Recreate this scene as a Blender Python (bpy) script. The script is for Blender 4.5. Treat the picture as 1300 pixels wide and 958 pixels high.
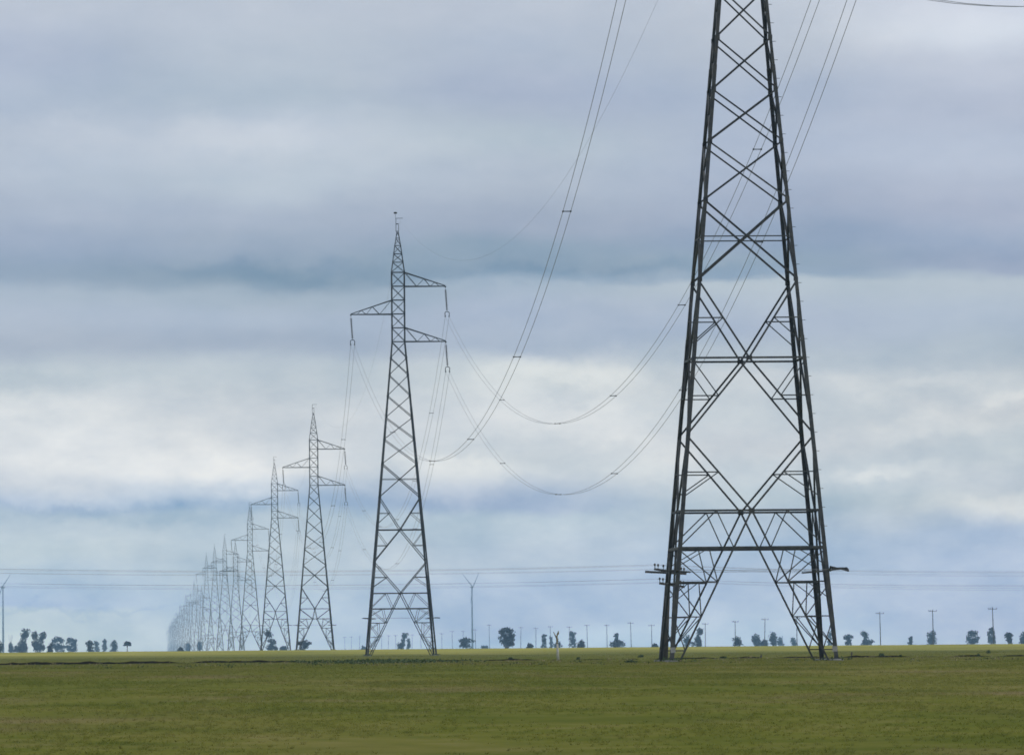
import bpy, math, random
import numpy as np
from mathutils import Vector, Matrix

for o in list(bpy.data.objects):
    bpy.data.objects.remove(o)
scene = bpy.context.scene
COL = scene.collection

# ------------------------------------------------------------------ camera
F = 9600.0                      # focal length in photo pixels (1300 px wide)
EYE = 0.66                      # eye level; ground at the near pylon is z = 0
VPX = 191.5                     # where the pylon line vanishes (it runs along +Y)
YH0, ROLL = 823.0, 0.0086       # horizon height at mid picture, camera roll
YAW = math.atan((650 - VPX) / F)
PITCH = math.atan((YH0 - 479.0) / F)
fw = Vector((math.sin(YAW) * math.cos(PITCH), math.cos(YAW) * math.cos(PITCH), math.sin(PITCH)))
rt = fw.cross(Vector((0, 0, 1))).normalized()
up = rt.cross(fw).normalized()
r2 = (rt * math.cos(ROLL) - up * math.sin(ROLL)).normalized()
u2 = (up * math.cos(ROLL) + rt * math.sin(ROLL)).normalized()
cam_d = bpy.data.cameras.new('camera')
cam = bpy.data.objects.new('camera', cam_d)
COL.objects.link(cam)
cam.matrix_world = Matrix(((r2.x, u2.x, -fw.x, 0), (r2.y, u2.y, -fw.y, 0), (r2.z, u2.z, -fw.z, EYE), (0, 0, 0, 1)))
cam_d.sensor_fit = 'HORIZONTAL'
cam_d.sensor_width = 36.0
cam_d.lens = 36.0 * F / 1300.0
cam_d.clip_start = 1.0
cam_d.clip_end = 80000.0
scene.camera = cam

def yh(px):
    return YH0 - (px - 650) * ROLL

def ray(px, py):
    return (fw * F + r2 * (px - 650) + u2 * (479 - py)).normalized()

def gx(px, D):
    """x of the point at distance y = D that shows at picture column px (on the horizon)"""
    d = ray(px, yh(px))
    return D * d.x / d.y

# ------------------------------------------------------------------ world, sun, exposure
SUN_EL, SUN_AZ = math.radians(48), math.radians(70)      # soft sun high on the right
world = bpy.data.worlds.new('World')
scene.world = world
world.use_nodes = True
wn, wl = world.node_tree.nodes, world.node_tree.links
wn.clear()

def lin(c):
    return tuple(((v / 255) / 12.92 if v / 255 <= 0.04045 else ((v / 255 + 0.055) / 1.055) ** 2.4) for v in c)

def wmath(op, a, b=None, c=None, clamp=False):
    n = wn.new('ShaderNodeMath'); n.operation = op; n.use_clamp = clamp
    for i, v in enumerate((a, b, c)):
        if v is None: continue
        if isinstance(v, (int, float)): n.inputs[i].default_value = v
        else: wl.new(v, n.inputs[i])
    return n.outputs[0]

tc = wn.new('ShaderNodeTexCoord')
sep = wn.new('ShaderNodeSeparateXYZ')
wl.new(tc.outputs['Generated'], sep.inputs[0])
az = wmath('ARCTAN2', sep.outputs[0], sep.outputs[1])
el = wmath('ARCSINE', sep.outputs[2])
# U, V: bearing and height above the horizon, in units of about 5.7 degrees
U = wmath('MULTIPLY', wmath('SUBTRACT', az, YAW), F / 1000.0)
V = wmath('MULTIPLY', el, F / 1000.0)
comb = wn.new('ShaderNodeCombineXYZ')
wl.new(U, comb.inputs[0]); wl.new(V, comb.inputs[1])

def wnoise(scale, sx, sy, detail, rough, off):
    m = wn.new('ShaderNodeMapping'); m.inputs['Scale'].default_value = (sx, sy, 1); m.inputs['Location'].default_value = (off, off * .7, off * .3)
    wl.new(comb.outputs[0], m.inputs[0])
    n = wn.new('ShaderNodeTexNoise'); n.inputs['Scale'].default_value = scale
    n.inputs['Detail'].default_value = detail; n.inputs['Roughness'].default_value = rough
    wl.new(m.outputs[0], n.inputs['Vector'])
    return n.outputs[0]

warp = wmath('MULTIPLY', wmath('SUBTRACT', wnoise(2.2, 1.0, 2.6, 5, .55, 3.1), .5), .075)
warp2 = wmath('MULTIPLY', wmath('SUBTRACT', wnoise(7.0, 1.0, 1.8, 5, .6, 9.4), .5), .028)
Vw = wmath('ADD', wmath('ADD', V, warp), warp2)
Uw = wmath('ADD', U, wmath('MULTIPLY', wmath('SUBTRACT', wnoise(2.6, 1.0, 1.5, 4, .55, 7.7), .5), .25))
LAYERS = {   # cloud layers: (picture-row equivalent, colour) for five bearings
 -0.65: [(0,(184,196,216)),(60,(174,188,214)),(130,(174,190,214)),(200,(182,196,216)),(260,(172,188,212)),(300,(160,179,208)),(338,(136,164,197)),(366,(165,185,208)),(400,(170,187,210)),(440,(160,178,202)),(475,(185,200,212)),(520,(206,215,223)),(580,(210,218,226)),(612,(190,203,218)),(640,(162,186,214)),(660,(178,198,215)),(700,(190,207,218)),(745,(174,197,222)),(765,(172,194,221)),(776,(188,206,218)),(822,(192,210,218))],
 -0.325: [(0,(184,196,214)),(60,(180,194,212)),(130,(178,194,212)),(180,(188,201,219)),(230,(180,196,214)),(270,(166,184,210)),(302,(156,177,204)),(345,(125,158,189)),(365,(156,179,202)),(395,(165,184,208)),(430,(156,175,200)),(470,(182,198,212)),(520,(200,210,220)),(590,(211,219,227)),(620,(174,195,218)),(640,(155,183,212)),(660,(180,200,216)),(700,(184,202,216)),(760,(178,200,220)),(822,(184,205,222))],
 0.0: [(0,(186,197,215)),(60,(174,189,212)),(120,(168,183,210)),(180,(174,192,210)),(230,(172,188,210)),(290,(160,178,206)),(325,(136,165,194)),(352,(124,157,190)),(368,(160,182,205)),(400,(166,184,210)),(440,(162,181,206)),(466,(198,210,218)),(530,(210,218,225)),(590,(200,211,220)),(640,(163,184,212)),(660,(180,200,216)),(700,(180,198,216)),(740,(170,192,218)),(790,(170,192,218)),(822,(176,202,224))],
 0.325: [(0,(190,201,218)),(60,(185,197,215)),(130,(170,186,212)),(200,(165,182,210)),(270,(160,178,208)),(310,(143,167,200)),(345,(130,162,194)),(362,(138,167,198)),(372,(178,195,210)),(420,(168,186,212)),(450,(172,190,208)),(480,(195,206,216)),(520,(192,205,216)),(560,(205,213,221)),(600,(190,204,216)),(640,(185,202,214)),(670,(178,196,214)),(700,(170,192,216)),(760,(176,196,220)),(822,(176,200,222))],
 0.65: [(0,(205,214,232)),(40,(210,220,236)),(90,(192,202,222)),(150,(178,190,214)),(200,(180,194,218)),(270,(170,184,212)),(320,(153,174,207)),(352,(146,167,204)),(366,(178,195,212)),(410,(172,190,212)),(450,(172,190,208)),(490,(190,203,215)),(520,(198,207,216)),(570,(185,200,212)),(620,(192,204,216)),(650,(198,208,216)),(690,(172,192,218)),(730,(175,195,222)),(800,(178,196,222)),(822,(178,198,220))],
}
ramp_pos = wmath('DIVIDE', Vw, 1.0, clamp=True)
prev, prev_u = None, None
for u0 in sorted(LAYERS):
    r = wn.new('ShaderNodeValToRGB')
    r.color_ramp.interpolation = 'EASE'
    def slate(c, y):
        g = .3 * c[0] + .59 * c[1] + .11 * c[2]
        k_ = .80 - .16 * math.exp(-((y - 346) / 18.0) ** 2) if y < 480 else .80 + .16 * min(1, (y - 480) / 200.0)
        d_ = 7.0 * math.exp(-((y - 285) / 38.0) ** 2) - 6.0 * math.exp(-((y - 346) / 12.0) ** 2) + 2.0
        return tuple(g + (v - g) * k_ - d_ for v in c)
    st = sorted(((823 - y) / 1000.0, lin(slate(c, y))) for y, c in LAYERS[u0])
    e = r.color_ramp.elements
    while len(e) < len(st): e.new(0.5)
    for k, (p, c) in enumerate(st):
        e[k].position = max(0, p)
    for k, (p, c) in enumerate(st):
        e[k].position = max(0, p); e[k].color = (*c, 1)
    wl.new(ramp_pos, r.inputs[0])
    if prev is None:
        prev = r.outputs[0]
    else:
        mr = wn.new('ShaderNodeMapRange'); mr.interpolation_type = 'SMOOTHSTEP'
        mr.inputs[1].default_value = prev_u; mr.inputs[2].default_value = u0
        wl.new(Uw, mr.inputs[0])
        mx = wn.new('ShaderNodeMix'); mx.data_type = 'RGBA'
        wl.new(mr.outputs[0], mx.inputs[0]); wl.new(prev, mx.inputs[6]); wl.new(r.outputs[0], mx.inputs[7])
        prev = mx.outputs[2]
    prev_u = u0
# uneven brightness of the cloud deck
n1 = wnoise(1.6, .8, 2.2, 7, .58, 1.3)
n2 = wnoise(5.0, .8, 2.4, 6, .6, 5.9)
nb = wmath('ADD', wmath('MULTIPLY', n1, .16), wmath('MULTIPLY', n2, .10))
mod = wmath('ADD', nb, 1 - .13)
vm = wn.new('ShaderNodeVectorMath'); vm.operation = 'SCALE'
wl.new(prev, vm.inputs[0]); wl.new(mod, vm.inputs[3])
# separate puffs, thin patches and darker streaks in the deck (column, row, half width, half height, strength)
PUFFS = [(300,172,85,24,.45),(150,108,170,42,-.25),(95,166,60,18,.25),(60,560,140,55,.35),(190,602,105,26,.35),(268,575,66,36,.5),(318,600,48,24,.6),
 (100,627,62,13,.45),(170,646,150,12,-.55),(340,346,120,13,-.35),(583,606,52,33,.85),(545,585,30,18,.4),(740,474,72,17,.55),(655,500,55,30,.3),(800,500,60,32,.3),(768,543,62,22,.4),
 (728,503,36,17,-.55),(680,642,200,22,-.3),(848,600,58,22,.35),(1138,597,60,13,.6),(1085,604,40,10,.35),(1264,651,70,16,.55),(1192,543,80,15,.4),(1277,505,34,12,.6),
 (1174,490,110,10,.3),(1240,34,75,38,.25),(1100,50,60,22,.2),(700,350,150,12,-.35),(905,348,90,14,-.3),(1090,640,60,14,-.35),(90,764,120,4,-.45),(40,470,60,10,-.25),
 (690,400,110,12,-.2),(840,432,70,16,-.3),(610,455,50,12,-.2),(470,640,70,14,-.3),(20,505,50,16,.3),(430,520,60,22,.25),(1230,330,90,12,-.2),(500,120,120,20,-.2),(620,200,150,16,.2)]
pw = wmath('MULTIPLY', wmath('SUBTRACT', wnoise(11.0, 1.0, 1.3, 8, .62, 21.3), .5), .10)
pw2 = wmath('MULTIPLY', wmath('SUBTRACT', wnoise(9.0, 1.0, 1.1, 7, .6, 14.9), .5), .17)
Vp, Up = wmath('ADD', V, pw), wmath('ADD', U, pw2)
puff = None
for x_, y_, rx, ry, am in PUFFS:
    dx = wmath('MULTIPLY', wmath('SUBTRACT', Up, (x_ - 650) / 1000.0), 1000.0 / rx)
    dy = wmath('MULTIPLY', wmath('SUBTRACT', Vp, (823 - y_) / 1000.0), 1000.0 / ry)
    q = wmath('MULTIPLY_ADD', dx, dx, wmath('MULTIPLY', dy, dy))
    g = wmath('MULTIPLY', wmath('EXPONENT', wmath('MULTIPLY', wmath('POWER', q, 1.6), -.7)), am * (1.35 if am > 0 and y_ > 440 else 1.0))
    puff = g if puff is None else wmath('ADD', puff, g)
lm = wn.new('ShaderNodeMapRange'); lm.interpolation_type = 'SMOOTHSTEP'      # the far, low deck is the lumpier one
for i_, v_ in ((1, .30), (2, .42), (3, 3.0), (4, .7)): lm.inputs[i_].default_value = v_
wl.new(V, lm.inputs[0])
fine = wmath('MULTIPLY', wmath('SUBTRACT', wnoise(10.0, .9, 1.7, 8, .62, 33.7), .5), lm.outputs[0])
med = wmath('MULTIPLY', wmath('SUBTRACT', wnoise(4.5, .8, 2.0, 7, .6, 41.2), .5), 1.25)
puff = wmath('ADD', puff, wmath('ADD', fine, med))
pc = wn.new('ShaderNodeVectorMath'); pc.operation = 'SCALE'; pc.inputs[0].default_value = (.125, .105, .075)
wl.new(puff, pc.inputs[3])
pa = wn.new('ShaderNodeVectorMath'); pa.operation = 'ADD'
wl.new(vm.outputs[0], pa.inputs[0]); wl.new(pc.outputs[0], pa.inputs[1])
vm = pa
# the clouds stand beyond the ground haze, which dims and tints what is seen through it
HAZE_D, HAZE_TOP, HAZE_FAR = 1.12e-4, 86.0, 13200.0
HAZE_COL = (.45, .75, 1.0)
AIRLIGHT = (.32 * HAZE_COL[0], .355 * HAZE_COL[1], .41 * HAZE_COL[2])
path = wmath('MINIMUM', wmath('DIVIDE', HAZE_TOP - EYE, wmath('MAXIMUM', sep.outputs[2], .004)), HAZE_FAR)
Tn = wmath('EXPONENT', wmath('MULTIPLY', path, -HAZE_D))
al = wn.new('ShaderNodeVectorMath'); al.operation = 'SCALE'; al.inputs[0].default_value = AIRLIGHT
wl.new(wmath('SUBTRACT', 1.0, Tn), al.inputs[3])
sb = wn.new('ShaderNodeVectorMath'); sb.operation = 'SUBTRACT'
wl.new(vm.outputs[0], sb.inputs[0]); wl.new(al.outputs[0], sb.inputs[1])
vm = wn.new('ShaderNodeVectorMath'); vm.operation = 'SCALE'
wl.new(sb.outputs[0], vm.inputs[0]); wl.new(wmath('DIVIDE', 1.03, Tn), vm.inputs[3])
bg_cloud = wn.new('ShaderNodeBackground'); wl.new(vm.outputs[0], bg_cloud.inputs[0]); bg_cloud.inputs[1].default_value = 1.0
sky = wn.new('ShaderNodeTexSky'); sky.sky_type = 'NISHITA'; sky.sun_disc = False
sky.sun_elevation = SUN_EL; sky.sun_rotation = SUN_AZ
bg_sky = wn.new('ShaderNodeBackground'); wl.new(sky.outputs[0], bg_sky.inputs[0]); bg_sky.inputs[1].default_value = 0.10
mixs = wn.new('ShaderNodeMixShader'); mixs.inputs[0].default_value = 0.94
wl.new(bg_sky.outputs[0], mixs.inputs[1]); wl.new(bg_cloud.outputs[0], mixs.inputs[2])
wo = wn.new('ShaderNodeOutputWorld'); wl.new(mixs.outputs[0], wo.inputs[0])

sun_d = bpy.data.lights.new('sun', 'SUN')
sun_d.energy = 1.1; sun_d.angle = math.radians(14); sun_d.color = (1.0, .96, .88)
sun = bpy.data.objects.new('sun', sun_d); COL.objects.link(sun)
sd = Vector((math.sin(SUN_AZ) * math.cos(SUN_EL), math.cos(SUN_AZ) * math.cos(SUN_EL), math.sin(SUN_EL)))
sun.rotation_euler = sd.to_track_quat('Z', 'Y').to_euler()

scene.view_settings.view_transform = 'Standard'
scene.view_settings.look = 'None'
scene.view_settings.exposure = 0.0
scene.view_settings.gamma = 1.0
scene.view_settings.use_curve_mapping = False
try:
    scene.cycles.filter_width = 1.7
    scene.cycles.volume_bounces = 0
    scene.cycles.max_bounces = 6
except Exception:
    pass

# ------------------------------------------------------------------ materials
def mat(name, build):
    m = bpy.data.materials.new(name); m.use_nodes = True
    nt = m.node_tree; nt.nodes.clear()
    out = nt.nodes.new('ShaderNodeOutputMaterial')
    b = nt.nodes.new('ShaderNodeBsdfPrincipled')
    nt.links.new(b.outputs[0], out.inputs[0])
    build(nt, b)
    return m

def noise_ramp(nt, b, scale, stops, rough=.8, detail=5, stretch=(1, 1, 1), metallic=0.0, coord='Object'):
    t = nt.nodes.new('ShaderNodeTexCoord'); mp = nt.nodes.new('ShaderNodeMapping')
    mp.inputs['Scale'].default_value = stretch
    if coord == 'World':
        g = nt.nodes.new('ShaderNodeNewGeometry'); nt.links.new(g.outputs['Position'], mp.inputs[0])
    else:
        nt.links.new(t.outputs[coord], mp.inputs[0])
    n = nt.nodes.new('ShaderNodeTexNoise'); n.inputs['Scale'].default_value = scale; n.inputs['Detail'].default_value = detail
    nt.links.new(mp.outputs[0], n.inputs['Vector'])
    r = nt.nodes.new('ShaderNodeValToRGB')
    e = r.color_ramp.elements
    while len(e) < len(stops): e.new(.5)
    for k, (p, c) in enumerate(stops):
        e[k].position = p
    for k, (p, c) in enumerate(stops):
        e[k].position = p; e[k].color = (*c, 1)
    nt.links.new(n.outputs[0], r.inputs[0]); nt.links.new(r.outputs[0], b.inputs['Base Color'])
    b.inputs['Roughness'].default_value = rough; b.inputs['Metallic'].default_value = metallic
    return r, n

M = {}
M['steel'] = mat('weathered_steel', lambda nt, b: noise_ramp(nt, b, 3.0, [(.3, (.022, .024, .027)), (.7, (.066, .063, .052))], .66, metallic=.15))
_nt = M['steel'].node_tree; _b = _nt.nodes['Principled BSDF']; _src = _b.inputs['Base Color'].links[0].from_socket
_oi = _nt.nodes.new('ShaderNodeObjectInfo'); _mr = _nt.nodes.new('ShaderNodeMapRange'); _mr.inputs[3].default_value = .55; _mr.inputs[4].default_value = 1.9
_vm = _nt.nodes.new('ShaderNodeVectorMath'); _vm.operation = 'SCALE'
_nt.links.new(_oi.outputs['Random'], _mr.inputs[0]); _nt.links.new(_src, _vm.inputs[0]); _nt.links.new(_mr.outputs[0], _vm.inputs[3]); _nt.links.new(_vm.outputs[0], _b.inputs['Base Color'])
M['steel_pale'] = mat('galvanised_steel', lambda nt, b: noise_ramp(nt, b, 5.0, [(.3, (.30, .29, .26)), (.7, (.45, .43, .40))], .6))
M['wire'] = mat('aluminium_conductor', lambda nt, b: noise_ramp(nt, b, 1.0, [(.3, (.24, .242, .246)), (.7, (.33, .332, .335))], .45, metallic=.3))
M['glass_ins'] = mat('brown_porcelain', lambda nt, b: noise_ramp(nt, b, 8.0, [(.3, (.05, .04, .035)), (.7, (.09, .075, .065))], .3))
M['concrete'] = mat('old_concrete', lambda nt, b: noise_ramp(nt, b, 5.0, [(.3, (.16, .155, .14)), (.7, (.26, .25, .22))], .9))
M['straw'] = mat('dry_straw', lambda nt, b: noise_ramp(nt, b, 2.0, [(.3, (.20, .16, .07)), (.7, (.34, .29, .14))], .9, coord='World'))
M['wood'] = mat('grey_wood', lambda nt, b: noise_ramp(nt, b, 4.0, [(.3, (.05, .045, .04)), (.7, (.12, .105, .09))], .85, stretch=(4, 4, .4)))
M['plate'] = mat('rusty_plate', lambda nt, b: noise_ramp(nt, b, 6.0, [(.3, (.25, .10, .06)), (.7, (.45, .22, .15))], .7))
M['turbine'] = mat('turbine_grey_paint', lambda nt, b: noise_ramp(nt, b, .5, [(.3, (.30, .32, .34)), (.7, (.38, .40, .42))], .5))
M['bark'] = mat('bark', lambda nt, b: noise_ramp(nt, b, 2.0, [(.3, (.05, .045, .04)), (.7, (.13, .115, .10))], .9))
M['pale_wood'] = mat('bleached_wood', lambda nt, b: noise_ramp(nt, b, 6.0, [(.3, (.40, .38, .33)), (.7, (.62, .60, .54))], .85))
M['soil'] = mat('dark_soil', lambda nt, b: noise_ramp(nt, b, 1.5, [(.3, (.008, .006, .004)), (.7, (.028, .022, .010))], 1.0, coord='World'))
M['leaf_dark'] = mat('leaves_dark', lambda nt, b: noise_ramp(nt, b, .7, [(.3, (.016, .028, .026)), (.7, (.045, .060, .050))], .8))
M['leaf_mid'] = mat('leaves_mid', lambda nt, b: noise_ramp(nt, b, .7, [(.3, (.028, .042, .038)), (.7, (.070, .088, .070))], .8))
M['shrub'] = mat('shrub_green', lambda nt, b: noise_ramp(nt, b, 3.0, [(.3, (.040, .070, .016)), (.7, (.085, .120, .030))], .85, coord='World'))

M['soil'].node_tree.nodes['Principled BSDF'].inputs['Specular IOR Level'].default_value = 0.0

def grass_build(nt, b, k=1.0):
    g = nt.nodes.new('ShaderNodeNewGeometry')
    L = nt.links
    def nz(scale, st, off=0.0, detail=4, rough=.6):
        mp = nt.nodes.new('ShaderNodeMapping'); mp.inputs['Scale'].default_value = st; mp.inputs['Location'].default_value = (off, off, 0)
        L.new(g.outputs['Position'], mp.inputs[0])
        n = nt.nodes.new('ShaderNodeTexNoise'); n.inputs['Scale'].default_value = scale
        n.inputs['Detail'].default_value = detail; n.inputs['Roughness'].default_value = rough
        L.new(mp.outputs[0], n.inputs['Vector']); return n.outputs[0]
    def ramp(v, stops):
        r = nt.nodes.new('ShaderNodeValToRGB'); e = r.color_ramp.elements
        while len(e) < len(stops): e.new(.5)
        for i, (p, c) in enumerate(stops): e[i].position = p
        for i, (p, c) in enumerate(stops): e[i].position = p; e[i].color = (c[0] * k, c[1] * k, c[2] * k, 1)
        L.new(v, r.inputs[0]); return r.outputs[0]
    def ramp1(v, a, b_):
        m = nt.nodes.new('ShaderNodeMapRange'); m.inputs[1].default_value = a; m.inputs[2].default_value = b_; m.inputs[4].default_value = .7
        L.new(v, m.inputs[0]); return m.outputs[0]
    def mix(f, a, c):
        m = nt.nodes.new('ShaderNodeMix'); m.data_type = 'RGBA'
        if isinstance(f, float): m.inputs[0].default_value = f
        else: L.new(f, m.inputs[0])
        L.new(a, m.inputs[6]); L.new(c, m.inputs[7]); return m.outputs[2]
    big = ramp(nz(.06, (1.0, .22, 1)), [(.30, (.082, .105, .018)), (.48, (.135, .138, .028)), (.66, (.190, .160, .055))])
    mid = ramp(nz(.9, (1, .35, 1), 31), [(.30, (.075, .100, .018)), (.52, (.136, .141, .030)), (.74, (.210, .185, .075))])
    base = mix(.5, big, mid)
    blot = nz(.16, (1, .5, 1), 55, 6, .65)
    base = mix(ramp1(blot, .50, .66), base, ramp(blot, [(.4, (.065, .085, .016)), (.7, (.090, .105, .022))]))
    bare = nz(.11, (1, .35, 1), 91, 6, .62)
    base = mix(ramp1(bare, .56, .70), base, ramp(bare, [(.4, (.17, .135, .065)), (.7, (.21, .165, .085))]))
    # sunlight on the far crest, painted into the grass as a brighter yellow
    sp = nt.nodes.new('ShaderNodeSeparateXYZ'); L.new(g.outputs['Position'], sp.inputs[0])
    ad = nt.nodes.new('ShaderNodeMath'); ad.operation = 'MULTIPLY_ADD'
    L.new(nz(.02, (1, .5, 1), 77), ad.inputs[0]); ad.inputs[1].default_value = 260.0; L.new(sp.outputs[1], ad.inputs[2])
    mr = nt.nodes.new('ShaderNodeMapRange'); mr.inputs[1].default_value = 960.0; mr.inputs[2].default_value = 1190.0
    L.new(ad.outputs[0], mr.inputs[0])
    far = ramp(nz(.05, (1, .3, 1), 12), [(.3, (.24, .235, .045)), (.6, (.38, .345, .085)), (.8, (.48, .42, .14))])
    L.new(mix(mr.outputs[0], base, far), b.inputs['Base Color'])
    b.inputs['Roughness'].default_value = .95
    b.inputs['Specular IOR Level'].default_value = .0
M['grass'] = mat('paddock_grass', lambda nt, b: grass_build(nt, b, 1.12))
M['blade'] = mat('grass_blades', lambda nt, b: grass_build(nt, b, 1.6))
_nt = M['blade'].node_tree; _b = _nt.nodes['Principled BSDF']; _o = _nt.nodes['Material Output']
_t = _nt.nodes.new('ShaderNodeBsdfTranslucent'); _m = _nt.nodes.new('ShaderNodeMixShader'); _m.inputs[0].default_value = .45
_src = _b.inputs['Base Color'].links[0].from_socket
_nt.links.new(_src, _t.inputs[0]); _nt.links.new(_b.outputs[0], _m.inputs[1]); _nt.links.new(_t.outputs[0], _m.inputs[2]); _nt.links.new(_m.outputs[0], _o.inputs[0])

# ------------------------------------------------------------------ object helpers
def tag(o, label=None, cat=None, group=None, kind=None):
    if label: o['label'] = label
    if cat: o['category'] = cat
    if group: o['group'] = group
    if kind: o['kind'] = kind
    return o

def empty(name, loc, label, cat, group=None, rz=0.0):
    o = bpy.data.objects.new(name, None); COL.objects.link(o)
    o.empty_display_size = 1; o.location = loc; o.rotation_euler = (0, 0, rz)
    return tag(o, label, cat, group)

class MB:
    def __init__(s): s.v, s.f = [], []
    def add(s, vs, fs):
        n = len(s.v); s.v.extend(tuple(v) for v in vs); s.f.extend(tuple(i + n for i in f) for f in fs)
    def build(s, name, m, parent=None, smooth=False):
        me = bpy.data.meshes.new(name); me.from_pydata(s.v, [], s.f); me.update()
        me.materials.append(M[m])
        if smooth: me.polygons.foreach_set('use_smooth', [True] * len(me.polygons))
        o = bpy.data.objects.new(name, me); COL.objects.link(o)
        if parent is not None: o.parent = parent
        return o
    def prof(s, pts, P, u, w):
        """sweep a closed profile (in u, w) between points P with constant axes"""
        k = len(pts); vs = []
        for p in P:
            for a, c in pts: vs.append(p + u * a + w * c)
        fs = []
        for j in range(len(P) - 1):
            for i in range(k):
                i2 = (i + 1) % k
                fs.append((j * k + i, j * k + i2, (j + 1) * k + i2, (j + 1) * k + i))
        fs.append(tuple(reversed(range(k)))); fs.append(tuple((len(P) - 1) * k + i for i in range(k)))
        s.add(vs, fs)
    def angle(s, p0, p1, size, n):
        """steel angle section; one flange lies in the face whose inward normal is n"""
        p0, p1, n = Vector(p0), Vector(p1), Vector(n)
        ax = (p1 - p0).normalized()
        u = n.cross(ax).normalized(); w = ax.cross(u).normalized()
        t = max(.012, size * .13); h = size / 2
        s.prof([(-h, 0), (h, 0), (h, t), (-h + t, t), (-h + t, size), (-h, size)], [p0, p1], u, w)
    def box_bar(s, p0, p1, a, c=None, hint=(0, 0, 1)):
        p0, p1 = Vector(p0), Vector(p1); c = a if c is None else c
        ax = (p1 - p0).normalized(); h = Vector(hint)
        if abs(ax.dot(h)) > .95: h = Vector((1, 0, 0))
        u = h.cross(ax).normalized(); w = ax.cross(u).normalized()
        s.prof([(-a / 2, -c / 2), (a / 2, -c / 2), (a / 2, c / 2), (-a / 2, c / 2)], [p0, p1], u, w)
    def tube(s, P, R, k=6):
        P = [Vector(p) for p in P]
        if not isinstance(R, (list, tuple)): R = [R] * len(P)
        vs = []; prevu = None
        for i, p in enumerate(P):
            a = (P[min(i + 1, len(P) - 1)] - P[max(i - 1, 0)]).normalized()
            h = Vector((0, 0, 1)) if abs(a.z) < .9 else Vector((1, 0, 0))
            u = h.cross(a).normalized() if prevu is None else (prevu - a * prevu.dot(a)).normalized()
            prevu = u; w = a.cross(u)
            for j in range(k):
                q = 2 * math.pi * j / k
                vs.append(p + (u * math.cos(q) + w * math.sin(q)) * R[i])
        fs = []
        for i in range(len(P) - 1):
            for j in range(k):
                j2 = (j + 1) % k
                fs.append((i * k + j, i * k + j2, (i + 1) * k + j2, (i + 1) * k + j))
        fs.append(tuple(reversed(range(k)))); fs.append(tuple((len(P) - 1) * k + j for j in range(k)))
        s.add(vs, fs)
    def lathe(s, c, zr, k=8, ax=(0, 0, 1)):
        c = Vector(c); ax = Vector(ax).normalized()
        s.tube_axis([(c + ax * z, r) for z, r in zr], ax, k)
    def tube_axis(s, pr, ax, k):
        h = Vector((1, 0, 0)) if abs(ax.x) < .9 else Vector((0, 1, 0))
        u = h.cross(ax).normalized(); w = ax.cross(u); vs = []
        for p, r in pr:
            for j in range(k):
                q = 2 * math.pi * j / k
                vs.append(p + (u * math.cos(q) + w * math.sin(q)) * r)
        n = len(pr); fs = []
        for i in range(n - 1):
            for j in range(k):
                j2 = (j + 1) % k
                fs.append((i * k + j, i * k + j2, (i + 1) * k + j2, (i + 1) * k + j))
        fs.append(tuple(reversed(range(k)))); fs.append(tuple((n - 1) * k + j for j in range(k)))
        s.add(vs, fs)

# ------------------------------------------------------------------ ground
def sm(t):
    t = np.clip(t, 0, 1); return t * t * (3 - 2 * t)
def gz(y, x=0.0):
    return -0.92 * (1 - sm(np.asarray(y, float) / 330.0)) + 0.73 * sm((np.asarray(y, float) - 850.0) / 300.0)
def gzn(x, y):
    """ground with its small swells"""
    x = np.asarray(x, float); y = np.asarray(y, float)
    fade = np.clip((1600 - y) / 800, 0, 1)
    return gz(y) + fade * (.007 * np.sin(x * .23 + y * .031) + .005 * np.sin(x * .61 - y * .047 + 1.3) + .005 * np.sin(x * .11 + y * .09))

ys = np.concatenate([np.linspace(-2000, 0, 9)[:-1], np.arange(0, 1300, 5.0), np.geomspace(1300, 13000, 40)])
xs = np.concatenate([-np.geomspace(150, 8500, 24)[::-1], np.arange(-145, 150, 2.5), np.geomspace(150, 8500, 24)])
XX, YY = np.meshgrid(xs, ys)
ZZ = gzn(XX, YY)
nx, ny = len(xs), len(ys)
me = bpy.data.meshes.new('ground')
idx = np.arange(nx * ny).reshape(ny, nx)
quads = np.stack([idx[:-1, :-1], idx[:-1, 1:], idx[1:, 1:], idx[1:, :-1]], -1).reshape(-1, 4)
me.from_pydata(np.stack([XX, YY, ZZ], -1).reshape(-1, 3).tolist(), [], quads.tolist())
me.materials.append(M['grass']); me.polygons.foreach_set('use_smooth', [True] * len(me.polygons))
o = bpy.data.objects.new('ground', me); COL.objects.link(o); tag(o, kind='structure')

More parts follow.
